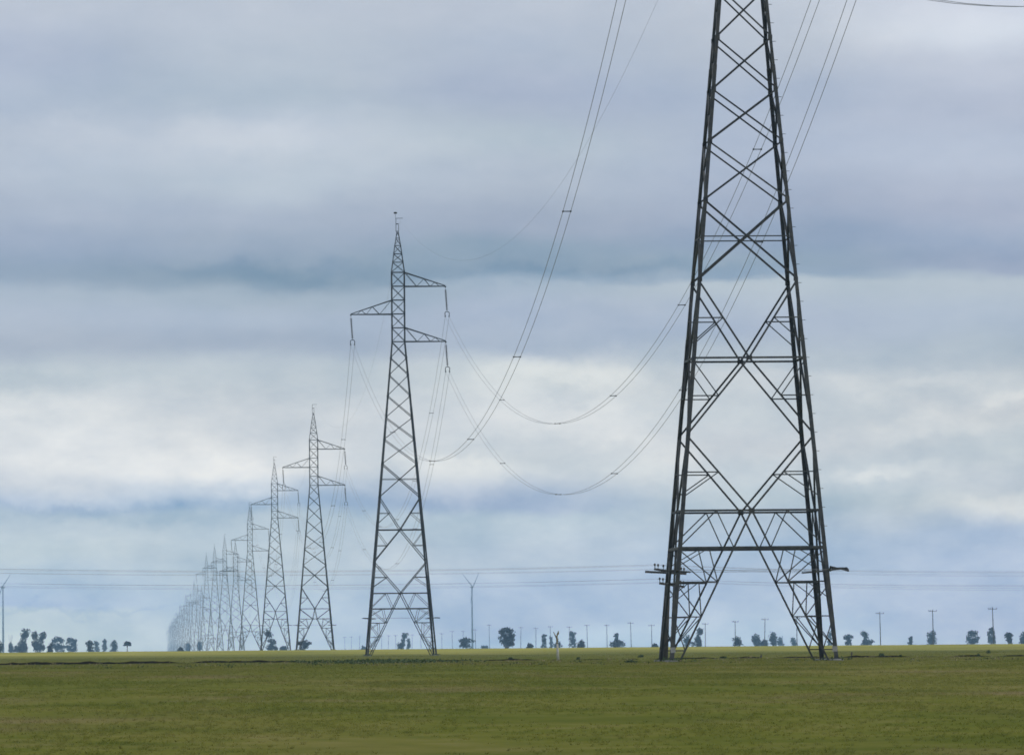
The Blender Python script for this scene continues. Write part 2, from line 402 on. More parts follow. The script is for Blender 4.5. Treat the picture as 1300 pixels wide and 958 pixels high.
# grass tufts: real blades over the part of the paddock that the lens sees
rng = np.random.default_rng(5)
def view_x(y):          # the strip of ground inside (and a little beside) the view at distance y
    return y * math.tan(YAW - .078), y * math.tan(YAW + .078)
def tufts(name, n, y0, y1, hgt, wid, blades, seed, label):
    r = np.random.default_rng(seed)
    y = np.sqrt(r.random(n) * (y1 ** 2 - y0 ** 2) + y0 ** 2)
    lo, hi = math.tan(YAW - .080), math.tan(YAW + .080)
    x = y * (lo + (hi - lo) * r.random(n))
    # clumping: drop tufts where a slow pattern is low
    pat = np.sin(x * .9 + np.sin(y * .13) * 2) + np.sin(x * .37 - y * .05 + 2) + np.sin(y * .21 + x * .2)
    keep = (pat > r.random(n) * 3.2 - 2.4) & ((y1 > 1000) | (r.random(n) < (y1 + 30 - y) / 120.0)) & ((y0 < 200) | (r.random(n) < (y - y0) / 90.0))
    x, y = x[keep], y[keep]; n = len(x)
    z = gzn(x, y) - .02
    V_, nb = [], blades
    for b_ in range(nb):
        a = r.random(n) * 2 * np.pi; h = hgt * (.45 + .9 * r.random(n)) ; lean = h * (.9 + 1.2 * r.random(n))
        w = wid * (.6 + .8 * r.random(n)); ox = (r.random(n) - .5) * hgt * 1.3; oy = (r.random(n) - .5) * hgt * 1.3
        px, py = x + ox, y + oy
        c, s_ = np.cos(a), np.sin(a)
        v0 = np.stack([px - w * s_, py + w * c, z], -1); v1 = np.stack([px + w * s_, py - w * c, z], -1)
        v2 = np.stack([px + lean * c, py + lean * s_, z + h], -1)
        V_.append(np.stack([v0, v1, v2], 1))
    V_ = np.concatenate(V_, 0).reshape(-1, 3)
    nt = len(V_) // 3
    me = bpy.data.meshes.new(name)
    me.vertices.add(len(V_)); me.vertices.foreach_set('co', V_.astype(np.float32).ravel())
    me.loops.add(len(V_)); me.loops.foreach_set('vertex_index', np.arange(len(V_), dtype=np.int32))
    me.polygons.add(nt); me.polygons.foreach_set('loop_start', np.arange(0, 3 * nt, 3, dtype=np.int32))
    me.update(calc_edges=True)
    me.materials.append(M['blade'])
    ob = bpy.data.objects.new(name, me); COL.objects.link(ob)
    tag(ob, label, 'grass', kind='stuff')
tufts('grass', 90000, 85, 420, .055, .013, 11, 11, 'short olive green grass of the near paddock in the foreground')
tufts('grass', 60000, 300, 1160, .045, .030, 7, 12, 'yellowish pasture grass between the pylons and the skyline')

# dark broken line of turned earth across the paddock
EB_Y = 425.0
def earth_line(name, x0, x1, thick, seed):
    r = random.Random(seed); mb = MB(); x = x0; ring = []
    while x <= x1 + .01:
        h = thick * .66 * (.75 + .5 * r.random()) * (.95 + .12 * math.sin(x * 1.9 + seed)); y = EB_Y + .12 * math.sin(x * .35)
        z = float(gzn(x, y))
        e = min(1.0, (x - x0) / 1.2 + .1, (x1 - x) / 1.2 + .1)
        h *= max(.1, e)
        ring.append([Vector((x, y - .55, z - .03)), Vector((x, y - .18, z + h * .8)), Vector((x, y + .15, z + h)), Vector((x, y + .6, z - .03))])
        x += .22 + .2 * r.random()
    vs = [p for q in ring for p in q]; fs = []
    for j in range(len(ring) - 1):
        for i in range(3):
            fs.append((j * 4 + i, (j + 1) * 4 + i, (j + 1) * 4 + i + 1, j * 4 + i + 1))
    mb.add(vs, fs)
    o = mb.build(name, 'soil'); tag(o, kind='structure')
segs = [(-14, 236, .20), (238, 395, .17), (396, 412, .11), (446, 474, .09), (520, 600, .12), (600, 690, .13), (692, 722, .10), (730, 776, .10), (786, 816, .10), (824, 918, .12), (919, 975, .16), (977, 1062, .11), (1063, 1160, .16), (1161, 1203, .08), (1204, 1262, .16), (1263, 1320, .12)]
for i, (a, b_, t) in enumerate(segs):
    earth_line('earth_bank', gx(a, EB_Y), gx(b_, EB_Y), t, 40 + i)

# ------------------------------------------------------------------ pylons
def w_at(t): return (1.5 + .177 * t) / 2          # half width, t metres below the lower arm
NODES = [0, 1.75, 3.6, 5.85, 8.2, 10.55, 13.2]
ARM_LV = (0.0, 2.97, 5.97)
def arm_levels(D): return (0.0, 2.55, 5.97) if D == 340.0 else ARM_LV                         # lower right, left, upper right (above the body)
TIP = 5.13

def pylon_bars(kind, Ls):
    """-> body height and lists of (name, p0, p1, size, inward normal)"""
    bars = []
    if kind == 'tall': tn = 16.8; Hb = 27.17 + Ls
    elif kind == 'short': tn = 16.8; Hb = 20.37 + Ls
    else: tn = None; Hb = 16.65 + Ls
    Z = lambda t: Hb - t
    def hw(z):
        t = Hb - z
        if t >= 0: return w_at(t)
        if t > -7.5: return .75
        return .75 + (-t - 7.5) * (-.115)
    faces = [lambda a, z: Vector((a * hw(z), -hw(z), z)), lambda a, z: Vector((a * hw(z), hw(z), z)),
             lambda a, z: Vector((-hw(z), a * hw(z), z)), lambda a, z: Vector((hw(z), a * hw(z), z))]
    norms = [(0, 1, 0), (0, -1, 0), (1, 0, 0), (-1, 0, 0)]
    for P, n in zip(faces, norms):
        def bar(nm, a, b_, s): bars.append((nm, a, b_, s, n))
        def xpanel(zt, zb, s, flip=True):
            bar('diagonal_brace', P(-1, zt), P(1, zb), s); bar('diagonal_brace', P(1, zt), P(-1, zb), s)
        levels = [Z(t) for t in NODES] + ([Z(tn)] if tn else [])
        for i in range(len(levels) - 1):
            big = i == len(levels) - 2 and tn
            xpanel(levels[i], levels[i + 1], .075 if not big else .095)
            if big:
                za, zb = levels[i], levels[i + 1]; wa, wb = hw(za), hw(zb)
                zc = za + (zb - za) * wa / (wa + wb)
                bar('horizontal_brace', P(-1, zc), P(1, zc), .055)
        zn = levels[-1]
        def gusset(p, w, h):
            tn_ = Vector(n).cross(Vector((0, 0, 1)))
            bars.append(('gusset_plate', p - tn_ * w / 2 - Vector(n) * .012, p + tn_ * w / 2 - Vector(n) * .012, h, n))
        for z in levels[1:]:
            for s in (-1, 1): gusset(P(s * (1 - .10 / hw(z)), z), .17, .20)
        for zc_ in ([Z(20.33), Ls] if kind == 'tall' else [Ls]): gusset(P(0, zc_), .26, .19)
        def vee(ztop, zc, heavy):
            """legs at ztop down to the middle at zc, with its small struts"""
            for s in (-1, 1):
                bar('diagonal_brace', P(s, ztop), P(0, zc), .088)
                f = .49; zm = ztop + (zc - ztop) * f; am = s * (hw(ztop) * (1 - f)) / hw(zm)
                bar('horizontal_brace', P(s, zm), P(am, zm), .055)
                bar('diagonal_brace', P(am, zm), P(s, zc + .17 * (ztop - zc)), .05)
            bar('horizontal_brace', P(-1, zc), P(1, zc), .09 if heavy else .075)
        def wedge(zc, zbot):
            for s in (-1, 1):
                bar('diagonal_brace', P(0, zc), P(s, zbot), .088)
                f = .49; zm = zc + (zbot - zc) * f; am = s * (hw(zbot) * f) / hw(zm)
                bar('horizontal_brace', P(s, zm), P(am, zm), .055)
                bar('diagonal_brace', P(am, zm), P(s, zc - .06), .05)
        if kind == 'tall':
            vee(zn, Z(20.33), True); wedge(Z(20.33), Z(23.8)); vee(Z(23.8), Ls, True)
        else:
            vee(zn, Ls, False)
        # splayed leg section
        H1 = Ls; H2 = Ls - 1.67
        H3, H4, H5 = H2 * .70, H2 * .395, H2 * .10
        h0 = hw(0)
        foot = (h0 - .42)
        if kind == 'tall':
            inner = lambda z: foot * (H1 - z) / H1
        else:
            inner = lambda z: .35 + (foot - .35) * (H2 - z) / H2
        for s in (-1, 1):
            I = lambda z: P(s * inner(z) / hw(z), z)
            G = lambda fr, z: P(s * (inner(z) + (hw(z) - inner(z)) * fr) / hw(z), z)
            if kind == 'tall':
                bar('inner_leg', P(0, H1), I(0), .085)
                mid = P(s * .5, H1)
                bar('diagonal_brace', mid, P(s, H2), .055); bar('diagonal_brace', mid, I(H2), .05)
            else:
                bar('inner_leg', P(0, H1), I(H2), .075); bar('inner_leg', I(H2), I(0), .085)
                bar('diagonal_brace', P(s, H1), I(H2), .075)
            lev = [H2, H3, H4, H5]
            for i, z in enumerate(lev):
                if i: bar('horizontal_brace', P(s, z), I(z), .065 if i < 2 else .05)
                if i < 3:
                    zb = lev[i + 1]
                    if i < 2:
                        m_ = G(.45, z)
                        bar('diagonal_brace', m_, I(zb), .05)
                        bar('diagonal_brace', m_, P(s, z + (zb - z) * .55), .04)
                        bar('diagonal_brace', P(s, z - .05), I(zb), .05)
                    else:
                        bar('diagonal_brace', P(s, z), I(zb), .05); bar('diagonal_brace', G(.15, z), P(s, zb), .045)
                        bar('diagonal_brace', I(z), P(s, zb), .045)
        bar('horizontal_brace', P(-1, H2), P(1, H2), .12 if kind == 'tall' else .08)
        # arm-level body: five square panels
        for i in range(5):
            z0, z1 = Hb + 1.5 * i, Hb + 1.5 * (i + 1)
            bar('diagonal_brace', P(-1, z0), P(1, z1), .055); bar('diagonal_brace', P(1, z0), P(-1, z1), .055)
        for i in range(6): bar('horizontal_brace', P(-1, Hb + 1.5 * i), P(1, Hb + 1.5 * i), .07)
    # peak
    pk = []
    zp = [Hb + 7.5, Hb + 8.6, Hb + 9.5, Hb + 10.4, Hb + 11.2, Hb + 12.0]
    hp = [.75, .60, .48, .36, .22, .10]
    for i in range(5):
        for (c0, c1, n) in (((-1, -1), (1, -1), (0, 1, 0)), ((-1, 1), (1, 1), (0, -1, 0)), ((-1, -1), (-1, 1), (1, 0, 0)), ((1, -1), (1, 1), (-1, 0, 0))):
            A = lambda c, k: Vector((c[0] * hp[k], c[1] * hp[k], zp[k]))
            pk.append(('diagonal_brace', A(c0, i), A(c1, i + 1), .045, n)); pk.append(('diagonal_brace', A(c1, i), A(c0, i + 1), .045, n))
            if i: pk.append(('horizontal_brace', A(c0, i), A(c1, i), .05, n))
    return Hb, hw, bars + pk, zp, hp

def put_bar(mb, name, p0, p1, size, n):
    if name == 'gusset_plate': mb.box_bar(p0, p1, .016, size, (0, 0, 1))
    else: mb.angle(p0, p1, size, n)
def bar_obj(name, p0, p1, size, n, parent):
    mb = MB(); put_bar(mb, name, p0, p1, size, n); return mb.build(name, 'steel', parent)

_ins = {}
def insulator_meshes():
    if not _ins:
        a = MB(); zr = []
        a.tube([(0, 0, .0), (.03, 0, -.30)], .02, 5)
        axis = Vector((.062, 0, -1)).normalized()
        for i in range(17):
            z = .28 + i * .132
            zr += [(z, .035), (z + .02, .125), (z + .06, .12), (z + .075, .035)]
        a.lathe((0, 0, 0), zr, 8, axis)
        _ins['string'] = a
        b = MB(); c = Vector((.165, 0, -2.60)); pts = []
        for k in range(9):
            q = math.pi * k / 8
            pts.append(c + Vector((-math.cos(q) * .24, 0, math.sin(q) * .20 - .22)))
        pts = [pts[0] + Vector((.03, 0, -.33))] + pts + [pts[-1] + Vector((-.03, 0, -.33))]
        b.tube([c + Vector((-.01, 0, .20)), c + Vector((0, 0, -.03))], .022, 5)
        b.tube(pts, .045, 6)
        _ins['yoke'] = b
        for s in (-1, 1):
            d = MB(); p = c + Vector((s * .21, 0, -.55))
            d.tube([p + Vector((0, -.16, .03)), p + Vector((0, -.05, 0)), p + Vector((0, .05, 0)), p + Vector((0, .16, .03))], [.05, .085, .085, .05], 6)
            _ins['clamp%d' % s] = d
    return _ins
WIRE_DX, WIRE_DZ = .165, -3.16

def build_crossarm(root, sx, zarm, hw, detail, cs=.10):
    """a tapering lattice arm to one side; its own braces below it"""
    tip = Vector((sx * TIP, 0, zarm))
    mb = MB(); n = (0, 1, 0)
    lo = [Vector((sx * hw(zarm), y * hw(zarm), zarm)) for y in (-1, 1)]
    hi = [Vector((sx * hw(zarm + 1.5), y * hw(zarm + 1.5), zarm + 1.5)) for y in (-1, 1)]
    for i, y in enumerate((1, -1)):
        mb.angle(lo[i], tip + Vector((0, -.05 * y, 0)), cs * 1.15, (0, y, 0)); mb.angle(hi[i], tip + Vector((0, -.05 * y, .06)), cs * .9, (0, y, 0))
    mb.box_bar(tip + Vector((0, -.12, -.06)), tip + Vector((0, .12, -.06)), .16, .14)
    arm = mb.build('crossarm', 'steel', root)
    def L(i, f): return lo[i].lerp(tip, f)
    def Hh(i, f): return hi[i].lerp(tip + Vector((0, 0, .06)), f)
    br = []
    for i, y in enumerate((1, -1)):
        seq = [Hh(i, 0), L(i, .29), Hh(i, .47), L(i, .62), Hh(i, .74), L(i, .85)]
        for a, b_ in zip(seq[:-1], seq[1:]): br.append((a, b_, .05, (0, y, 0)))
    for a, b_ in ((0, .2), (.2, .42), (.42, .66), (.66, .85)):
        br.append((L(0, a), L(1, b_), .045, (0, 0, 1)))
    if detail:
        for a, b_, s_, nn in br: bar_obj('arm_brace', a, b_, s_, nn, arm)
    else:
        m2 = MB()
        for a, b_, s_, nn in br: m2.angle(a, b_, s_, nn)
        tag(m2.build('arm_brace', 'steel', arm), kind='stuff')
    return tip

def build_pylon(px, D, kind, Ls, label, lod, group='pylons of the receding power line', extra=None, zbase=None):
    X = LINE_X if px is None else LINE_X
    z0 = float(gz(D)) if zbase is None else zbase
    root = empty('electricity_pylon', (X, D, z0), label, 'pylon', group)
    Hb, hw, bars, zp, hp = pylon_bars(kind, Ls)
    # legs
    for sx in (-1, 1):
        for sy in (-1, 1):
            pts = [(sx * hw(-.25), sy * hw(-.25), -.25), (sx * hw(Hb), sy * hw(Hb), Hb), (sx * .75, sy * .75, Hb + 7.5)]
            pts += [(sx * h, sy * h, z) for z, h in zip(zp[1:], hp[1:])]
            def mk(i0, i1, size, mb):
                t = size * .13
                for a, b_ in zip(pts[i0:i1], pts[i0 + 1:i1 + 1]):
                    u, w = Vector((-sx, 0, 0)), Vector((0, -sy, 0))
                    prof = [(0, 0), (size, 0), (size, t), (t, t), (t, size), (0, size)]
                    if sx * sy > 0: prof = prof[::-1]
                    mb.prof(prof, [Vector(a), Vector(b_)], u, w)
            mb = MB()
            # lower leg in three sizes, spliced
            zs = [-.25, Hb * .42, Hb * .78, Hb]; sizes = [.185, .165, .14]
            save = pts
            for k in range(3):
                za, zb = zs[k], zs[k + 1] + (.35 if k < 2 else 0)
                pts = [(sx * (hw(za) + .012 * (2 - k)), sy * (hw(za) + .012 * (2 - k)), za), (sx * (hw(zb) + .012 * (2 - k)), sy * (hw(zb) + .012 * (2 - k)), zb)]
                mk(0, 1, sizes[k], mb)
            pts = save
            mk(1, 2, .13, mb); mk(2, len(pts) - 1, .08, mb)
            if lod < 3:
                mb.build('leg', 'steel', root)
            else:
                bars.append(('LEG', mb, None, None, None))
    if lod == 1:
        for nm, a, b_, s_, n in bars: bar_obj(nm, a, b_, s_, n, root)
    else:
        mb = MB()
        for nm, a, b_, s_, n in bars:
            if nm == 'LEG': mb.add(a.v, a.f)
            else: put_bar(mb, nm, a, b_, s_, n)
        o = mb.build('lattice', 'steel', root); tag(o, kind='stuff')
    if lod == 1:
        for sx in (-1, 1):
            for sy in (-1, 1):
                mb = MB(); c = (sx * (hw(0) - .08), sy * (hw(0) - .08))
                mb.lathe((c[0], c[1], -.3), [(0, .34), (.34, .33), (.39, .28)], 12); mb.build('concrete_footing', 'concrete', root)
    # arms and insulators
    I = insulator_meshes()
    AL = arm_levels(D)
    for sx, lv in ((1, AL[0]), (-1, AL[1]), (1, AL[2])):
        tip = build_crossarm(root, sx, Hb + lv, hw, lod == 1)
        st = I['string'].build('insulator_string', 'glass_ins', root, True); st.location = tip + Vector((0, 0, -.12)); st.scale.z = 1.43 if D == 340.0 and lv > 0 else 1.0
        if lod < 3:
            I['yoke'].build('yoke', 'steel', st, True)
            I['clamp-1'].build('conductor_clamp', 'steel', st, True); I['clamp1'].build('conductor_clamp', 'steel', st, True)
    # earth wire peak
    mb = MB(); zt = Hb + 13.35
    mb.box_bar((-.17, 0, zp[5] - .1), (-.17, 0, zt), .06); mb.box_bar((-.17, 0, zt), (.58, 0, zt + .01), .05)
    mb.box_bar((-.17, 0, zt - .62), (.12, 0, zt - .6), .10); mb.box_bar((.10, 0, zt - .62), (.1, 0, zp[5]), .05)
    mb.build('earth_wire_bracket', 'steel', root)
    # anti-climbing guard: short bars at each corner with wire strung round the legs
    zg = (Ls - 1.67) * .79
    if lod < 3:
        r = random.Random(int(D))
        for sx in (-1, 1):
            for sy in (-1, 1):
                c = Vector((sx * hw(zg), sy * hw(zg), zg))
                tl = [r.uniform(-.05, .05) for _ in range(2)]
                mb = MB()
                mb.box_bar(c + Vector((-.62 * sx, 0, tl[0])), c + Vector((.72 * sx, 0, .06 - tl[0])), .07)
                mb.box_bar(c + Vector((0, -.62 * sy, tl[1])), c + Vector((0, .72 * sy, .06 - tl[1])), .07)
                mb.box_bar(c + Vector((.70 * sx, -.1, .06)), c + Vector((.1 * sx, .72 * sy, .08)), .05)
                g = mb.build('climbing_guard', 'steel', root)
        mb = MB()
        for k in range(3):
            d = hw(zg) + .2 + .2 * k; z = zg + .05 + .01 * k
            for a, b_ in (((-1, -1), (1, -1)), ((1, -1), (1, 1)), ((1, 1), (-1, 1)), ((-1, 1), (-1, -1))):
                mb.box_bar((a[0] * d, a[1] * d, z), (b_[0] * d, b_[1] * d, z), .006)
        mb.build('guard_wire', 'wire', root)
    if extra: extra(root, Hb, hw, zp, Ls)
    return Hb, z0

def step_bolts(root, Hb, hw, zp, Ls):
    mb = MB(); z = zguard = 5.6; k = 0
    while z < Hb:
        h = hw(z)
        if k % 2: mb.box_bar((h + .0, -h + .05, z), (h + .16, -h + .05, z), .022)
        else: mb.box_bar((h - .05, -h, z), (h - .05, -h - .16, z), .022)
        z += .42; k += 1
    tag(mb.build('step_bolts', 'steel', root), kind='stuff')
    for s in (-1, 1):                                  # pale collars low on the two near legs
        z = .42; h = hw(z)
        mb = MB(); mb.box_bar((s * (h - .10), -h + .09, z), (s * (h - .095), -h + .088, z + .24), .235, .215)
        mb.build('leg_collar', 'steel_pale', root)
    # extra bolted guard tray on the right-hand near leg
    c = Vector((hw(4.0), -hw(4.0), 4.05))
    mb = MB()
    for k in range(5):
        mb.box_bar(c + Vector((.05, -.08 + .05 * k, .16 - .02 * k)), c + Vector((.86, -.3 + .15 * k, -.05 + .035 * k)), .06)
    mb.box_bar(c + Vector((.85, -.32, -.05)), c + Vector((.88, .34, .04)), .07)
    mb.build('guard_tray', 'steel', root)

def cap_rod(root, Hb, hw, zp, Ls):
    mb = MB(); mb.tube([(-.20, 0, Hb + 13.3), (-.22, 0, Hb + 13.86)], .018, 5)
    rod = mb.build('rod', 'steel', root)
    mb = MB(); mb.lathe((-.22, 0, Hb + 13.84), [(0, .10), (.03, .19), (.16, .19), (.2, .12)], 10); mb.build('rod_cap', 'steel', rod)

def plates(root, Hb, hw, zp, Ls):
    z = Ls - 1.67
    for x in (1.15, 1.75):
        mb = MB(); mb.box_bar((x, -hw(z) - .07, z + .05), (x + .42, -hw(z) - .07, z + .06), .03, .30, (0, 1, 0)); mb.build('sign_plate', 'plate', root)

LINE_X = gx(949.0, 340.0)
def D_of(px):
    d = ray(px, yh(px)); return LINE_X * d.y / d.x

DIRTY = 'weathered steel lattice pylon '
specs = [  # picture column, kind, leg section height, label, level of detail, extra
 (949.0, 'tall', 6.75, 'huge dark lattice pylon filling the right of the view, its top out of frame', 1, step_bolts),
 (509.0, 'tall', 6.75, 'tall dark lattice pylon left of centre with a small cap on its peak', 1, cap_rod),
 (400.1, 'short', 6.8, 'third nearest lattice pylon, with two small reddish plates on its lower right bracing', 1, plates),
 (350.0, 'short', 8.5, 'fourth nearest lattice pylon, its legs standing in front of a bushy gum tree', 2, plates),
 (318.3, 'short', 6.9, 'fifth nearest lattice pylon, whose left crossarm reaches over the pointed pylon beside it', 2, None),
 (299.8, 'mini', 6.0, 'shortest lattice pylon, tucked left of the fifth, its peak lower than its left neighbour', 2, None),
 (286.2, 'short', 9.3, 'slender lattice pylon whose peak rises above the short pylon on its right', 2, None),
 (273.3, 'tall', 5.4, 'hazy lattice pylon, middle of the trio of evenly stepped peaks', 2, None),
 (262.8, 'tall', 8.0, 'hazy lattice pylon, leftmost and lowest of the trio of evenly stepped peaks', 2, None),
 (256.4, 'mini', 6.2, 'faint lattice pylon, rightmost of the four equally low far peaks', 3, None),
 (251.6, 'short', 5.5, 'faint lattice pylon, second from the right of the four equally low far peaks', 3, None),
 (247.0, 'tall', 5.5, 'faint lattice pylon, the tallest of the four equally low far peaks', 3, None),
 (242.3, 'short', 8.5, 'faint lattice pylon, leftmost of the four equally low far peaks', 3, None),
]
PY = []
for px, kind, Ls, label, lod, ex in specs:
    D = 340.0 if px == 949.0 else D_of(px)
    Hb, z0 = build_pylon(px, D, kind, Ls, label, lod, extra=ex)
    PY.append((D, Hb, z0))
D = PY[-1][0]; k = 0
while D < 340 * 36:
    D += 340 * 1.17
    kind, Ls = [('short', 8.0), ('tall', 6.0), ('short', 7.0)][k % 3]
    Hb, z0 = build_pylon(None, D, kind, Ls, 'pale blue far-off lattice pylon merging with others at the left end of the line', 3,
                         group='haze-faded pylons at the far end of the line')
    PY.append((D, Hb, z0)); k += 1

# ------------------------------------------------------------------ conductors
BLOW = .065      # wind from the left pushes the sagging wires a little to the right
def span_pts(a, b_, sag, n, blow=BLOW):
    return [a.lerp(b_, i / n) - Vector((-blow, 0, 1)) * (4 * sag * (i / n) * (1 - i / n)) for i in range(n + 1)]

def sup(i, ph):
    D, Hb, z0 = PY[i]
    AL = arm_levels(D); sx, lv = ((1, AL[0]), (-1, AL[1]), (1, AL[2]))[ph]
    return Vector((LINE_X + sx * TIP + WIRE_DX, D, z0 + Hb + lv + WIRE_DZ * (1.43 if i == 0 and ph > 0 else 1) - .12))

PHN = ['lower right', 'left', 'upper right']
def conductor(a, b_, sag, n, label, spacers, rad=.0145):
    root = empty('conductor_pair', tuple(a), label, 'power line', 'twin conductors strung between the pylons')
    for s in (-1, 1):
        mb = MB(); mb.tube([p - a + Vector((s * .21, 0, 0)) for p in span_pts(a, b_, sag, n)], rad, 5)
        mb.build('conductor_wire', 'wire', root, True)
    Lh = (b_ - a).length
    for d in spacers:
        t = d / Lh
        p = a.lerp(b_, t) - a - Vector((-BLOW, 0, 1)) * (4 * sag * t * (1 - t))
        mb = MB(); mb.box_bar(p + Vector((-.21, 0, 0)), p + Vector((.21, 0, 0)), .03, .05)
        for s in (-1, 1):
            mb.box_bar(p + Vector((s * .21, -.09, 0)), p + Vector((s * .21, .09, 0)), .075, .085)
        mb.build('spacer', 'steel', root)

SAG12 = [17.9, 17.3, 17.5]
for ph in range(3):
    a = sup(0, ph)
    b0 = Vector((a.x, -60, a.z))
    conductor(a, b0, 12.25, 40, 'twin wires leaving the huge near pylon\'s ' + PHN[ph] + ' crossarm towards the viewer', (92, 160, 235, 300))
    conductor(a, sup(1, ph), SAG12[ph], 60, 'twin wires sagging between the ' + PHN[ph] + ' crossarms of the nearest and second pylons', (64, 128, 202, 277, 368))
    nm = ['second', 'third', 'fourth', 'fifth', 'sixth']
    for i in range(1, 4):
        a, b_ = sup(i, ph), sup(i + 1, ph)
        sag = 15.0 * ((b_.y - a.y) / 425.0) ** 2
        conductor(a, b_, sag, 36, 'faint twin wires between the ' + PHN[ph] + ' crossarms of the ' + nm[i - 1] + ' and ' + nm[i] + ' pylons', (62, 130, 205, 280, 350) if i < 3 else (), rad=.0145)
    mbs = [MB(), MB()]
    base = sup(4, ph)
    for i in range(4, len(PY) - 1):
        a, b_ = sup(i, ph), sup(i + 1, ph)
        sag = 14.0 * ((b_.y - a.y) / 400.0) ** 2
        for s, mb in zip((-1, 1), mbs): mb.tube([p - base + Vector((s * .21, 0, 0)) for p in span_pts(a, b_, sag, 14)], .018, 3)
    root = empty('conductor_pair', tuple(base), 'hair-thin wires along the ' + PHN[ph] + ' crossarms from the fifth pylon into the haze', 'power line', 'twin conductors strung between the pylons')
    for mb in mbs: mb.build('conductor_wire', 'wire', root)
ew = [Vector((LINE_X + .3, D, z0 + Hb + 13.1)) for D, Hb, z0 in PY]
ew[0].z = 39.9
for i in range(3):
    mb = MB(); mb.tube([p - ew[i] for p in span_pts(ew[i], ew[i + 1], 11.4 if i == 0 else 11.0, 50)], .0065, 4)
    o = mb.build('earth_wire', 'wire', None, True); o.location = ew[i]
    tag(o, 'single thin earth wire sagging between the peaks of the ' + ['nearest and second', 'second and third', 'third and fourth'][i] + ' pylons', 'power line', 'earth wire along the pylon peaks')

# ------------------------------------------------------------------ old telegraph line crossing behind the near pylon
TD = 372.0
tx = gx(844.5, TD); tz = float(gz(TD)) - .05
root = empty('telegraph_pole', (tx, TD, tz), 'short leaning dark wooden telegraph pole standing behind the left legs of the near pylon', 'telegraph pole')
mb = MB(); lean = .048
def tp(h): return Vector((lean * h, .0, h))
mb.tube([tp(-.2), tp(2.2), tp(4.75)], [.13, .115, .095], 10); mb.build('pole', 'wood', root, True)
pins = []
for (h, l, r_, xs_, nb) in ((4.46, .72, .86, (-.68, -.52, -.26, .62, .76), 2), (3.80, .46, .80, (-.43, -.27, .60, .74), 1)):
    c = tp(h); sl = -.155
    mb = MB()
    for k in range(nb):
        dy = -.12 if k == 0 else .12
        xl = -l - (.46 if (k == 0 and nb == 2) else 0); a = Vector((xl, dy, (sl * -l - .13 if (k == 0 and nb == 2) else sl * -l))); b_ = Vector((r_, dy, sl * r_))
        mb.box_bar(c + a, c + b_, .10, .11)
    arm = mb.build('crossarm', 'wood', root)
    for x in xs_:
        p = c + Vector((x, .12 if nb == 2 else -.12, sl * x + .06)); mb = MB()
        mb.lathe(p, [(-.02, .018), (.10, .018), (.11, .045), (.19, .05), (.23, .03)], 8); mb.build('pin_insulator', 'glass_ins', arm, True)
        pins.append(root.location + p + Vector((0, 0, .17)))
wn_ = 0
for side, px_end, D_end, sagv in ((-1, -55, 372.0, .22), (1, 1760, 376.0, .42)):
    xe = gx(px_end, D_end)
    for j, p in enumerate(pins):
        e = Vector((xe, D_end + (p.x - tx) * 1.0, p.z + (.10 if side < 0 else -.10) + .02 * math.sin(j * 2.1)))
        s_ = sagv * (1 + .10 * math.sin(j * 1.7))
        mb = MB(); mb.tube([q - p for q in span_pts(p, e, s_, 30, 0)], .0034, 4)
        o = mb.build('telegraph_wire', 'wire', None, True); o.location = p
        row = 'upper' if j < 5 else 'lower'
        pin = ['leftmost', 'second from left', 'third from left', 'second from right', 'rightmost', 'leftmost', 'second from left', 'second from right', 'rightmost'][j]
        tag(o, 'faint wire running ' + ('left' if side < 0 else 'right') + ' from the ' + pin + ' pin of the telegraph pole\'s ' + row + ' crossarm', 'telegraph wire', 'wires of the old telegraph line')

# ------------------------------------------------------------------ row of distant poles
poles = [(1261.6, 770, 'wooden pole above the airy tree near the right edge of the skyline'),
 (1185, 773, 'wooden pole rising behind a round tree, second pole from the right edge'),
 (1118, 776, 'bare wooden pole on open skyline, first to the right of the near pylon'),
 (1012, 783, 'wooden pole over a small bush, seen through the right legs of the near pylon'),
 (970.8, 784, 'wooden pole between two tree clumps, framed by the near pylon'),
 (933.5, 787, 'wooden pole standing right behind a lone pointed bush, framed by the near pylon'),
 (895.4, 790, 'wooden pole just right of the leaning gum tree behind the near pylon'),
 (827.6, 792, 'wooden pole close on the left of the near pylon legs'),
 (801.5, 789, 'wooden pole to the right of the tufted bush clump, with a thick insulator head'),
 (770.8, 792, 'wooden pole just left of the bush clump with a tuft on top'),
 (745.8, 792, 'bare wooden pole just right of the dome bush'),
 (723, 794.5, 'wooden pole hugging the left side of the two-part tree'),
 (699, 794, 'wooden pole just left of the forked pale post'),
 (680.4, 796, 'thin far pole between the dome bush and the narrow tree'),
 (661, 795, 'thin far pole just right of the big vase-shaped gum'),
 (621.5, 792, 'dark far pole just left of the big vase-shaped gum'),
 (604, 798, 'faint far pole just right of the central wind turbine mast'),
 (588, 800, 'faint far pole behind the flat-topped tree beside the turbine'),
 (574.4, 800, 'faint far pole just left of the flat-topped tree beside the turbine'),
 (561, 803, 'faint far pole just right of the second pylon')]
for px in (547, 534.5, 523, 512.5, 502.5, 493, 484.5, 476, 456.6, 446, 438):
    poles.append((px, 823.7 - 44 * 15 * 1227 / 18400 * (px - 34) / 1227 - 1.5, None))
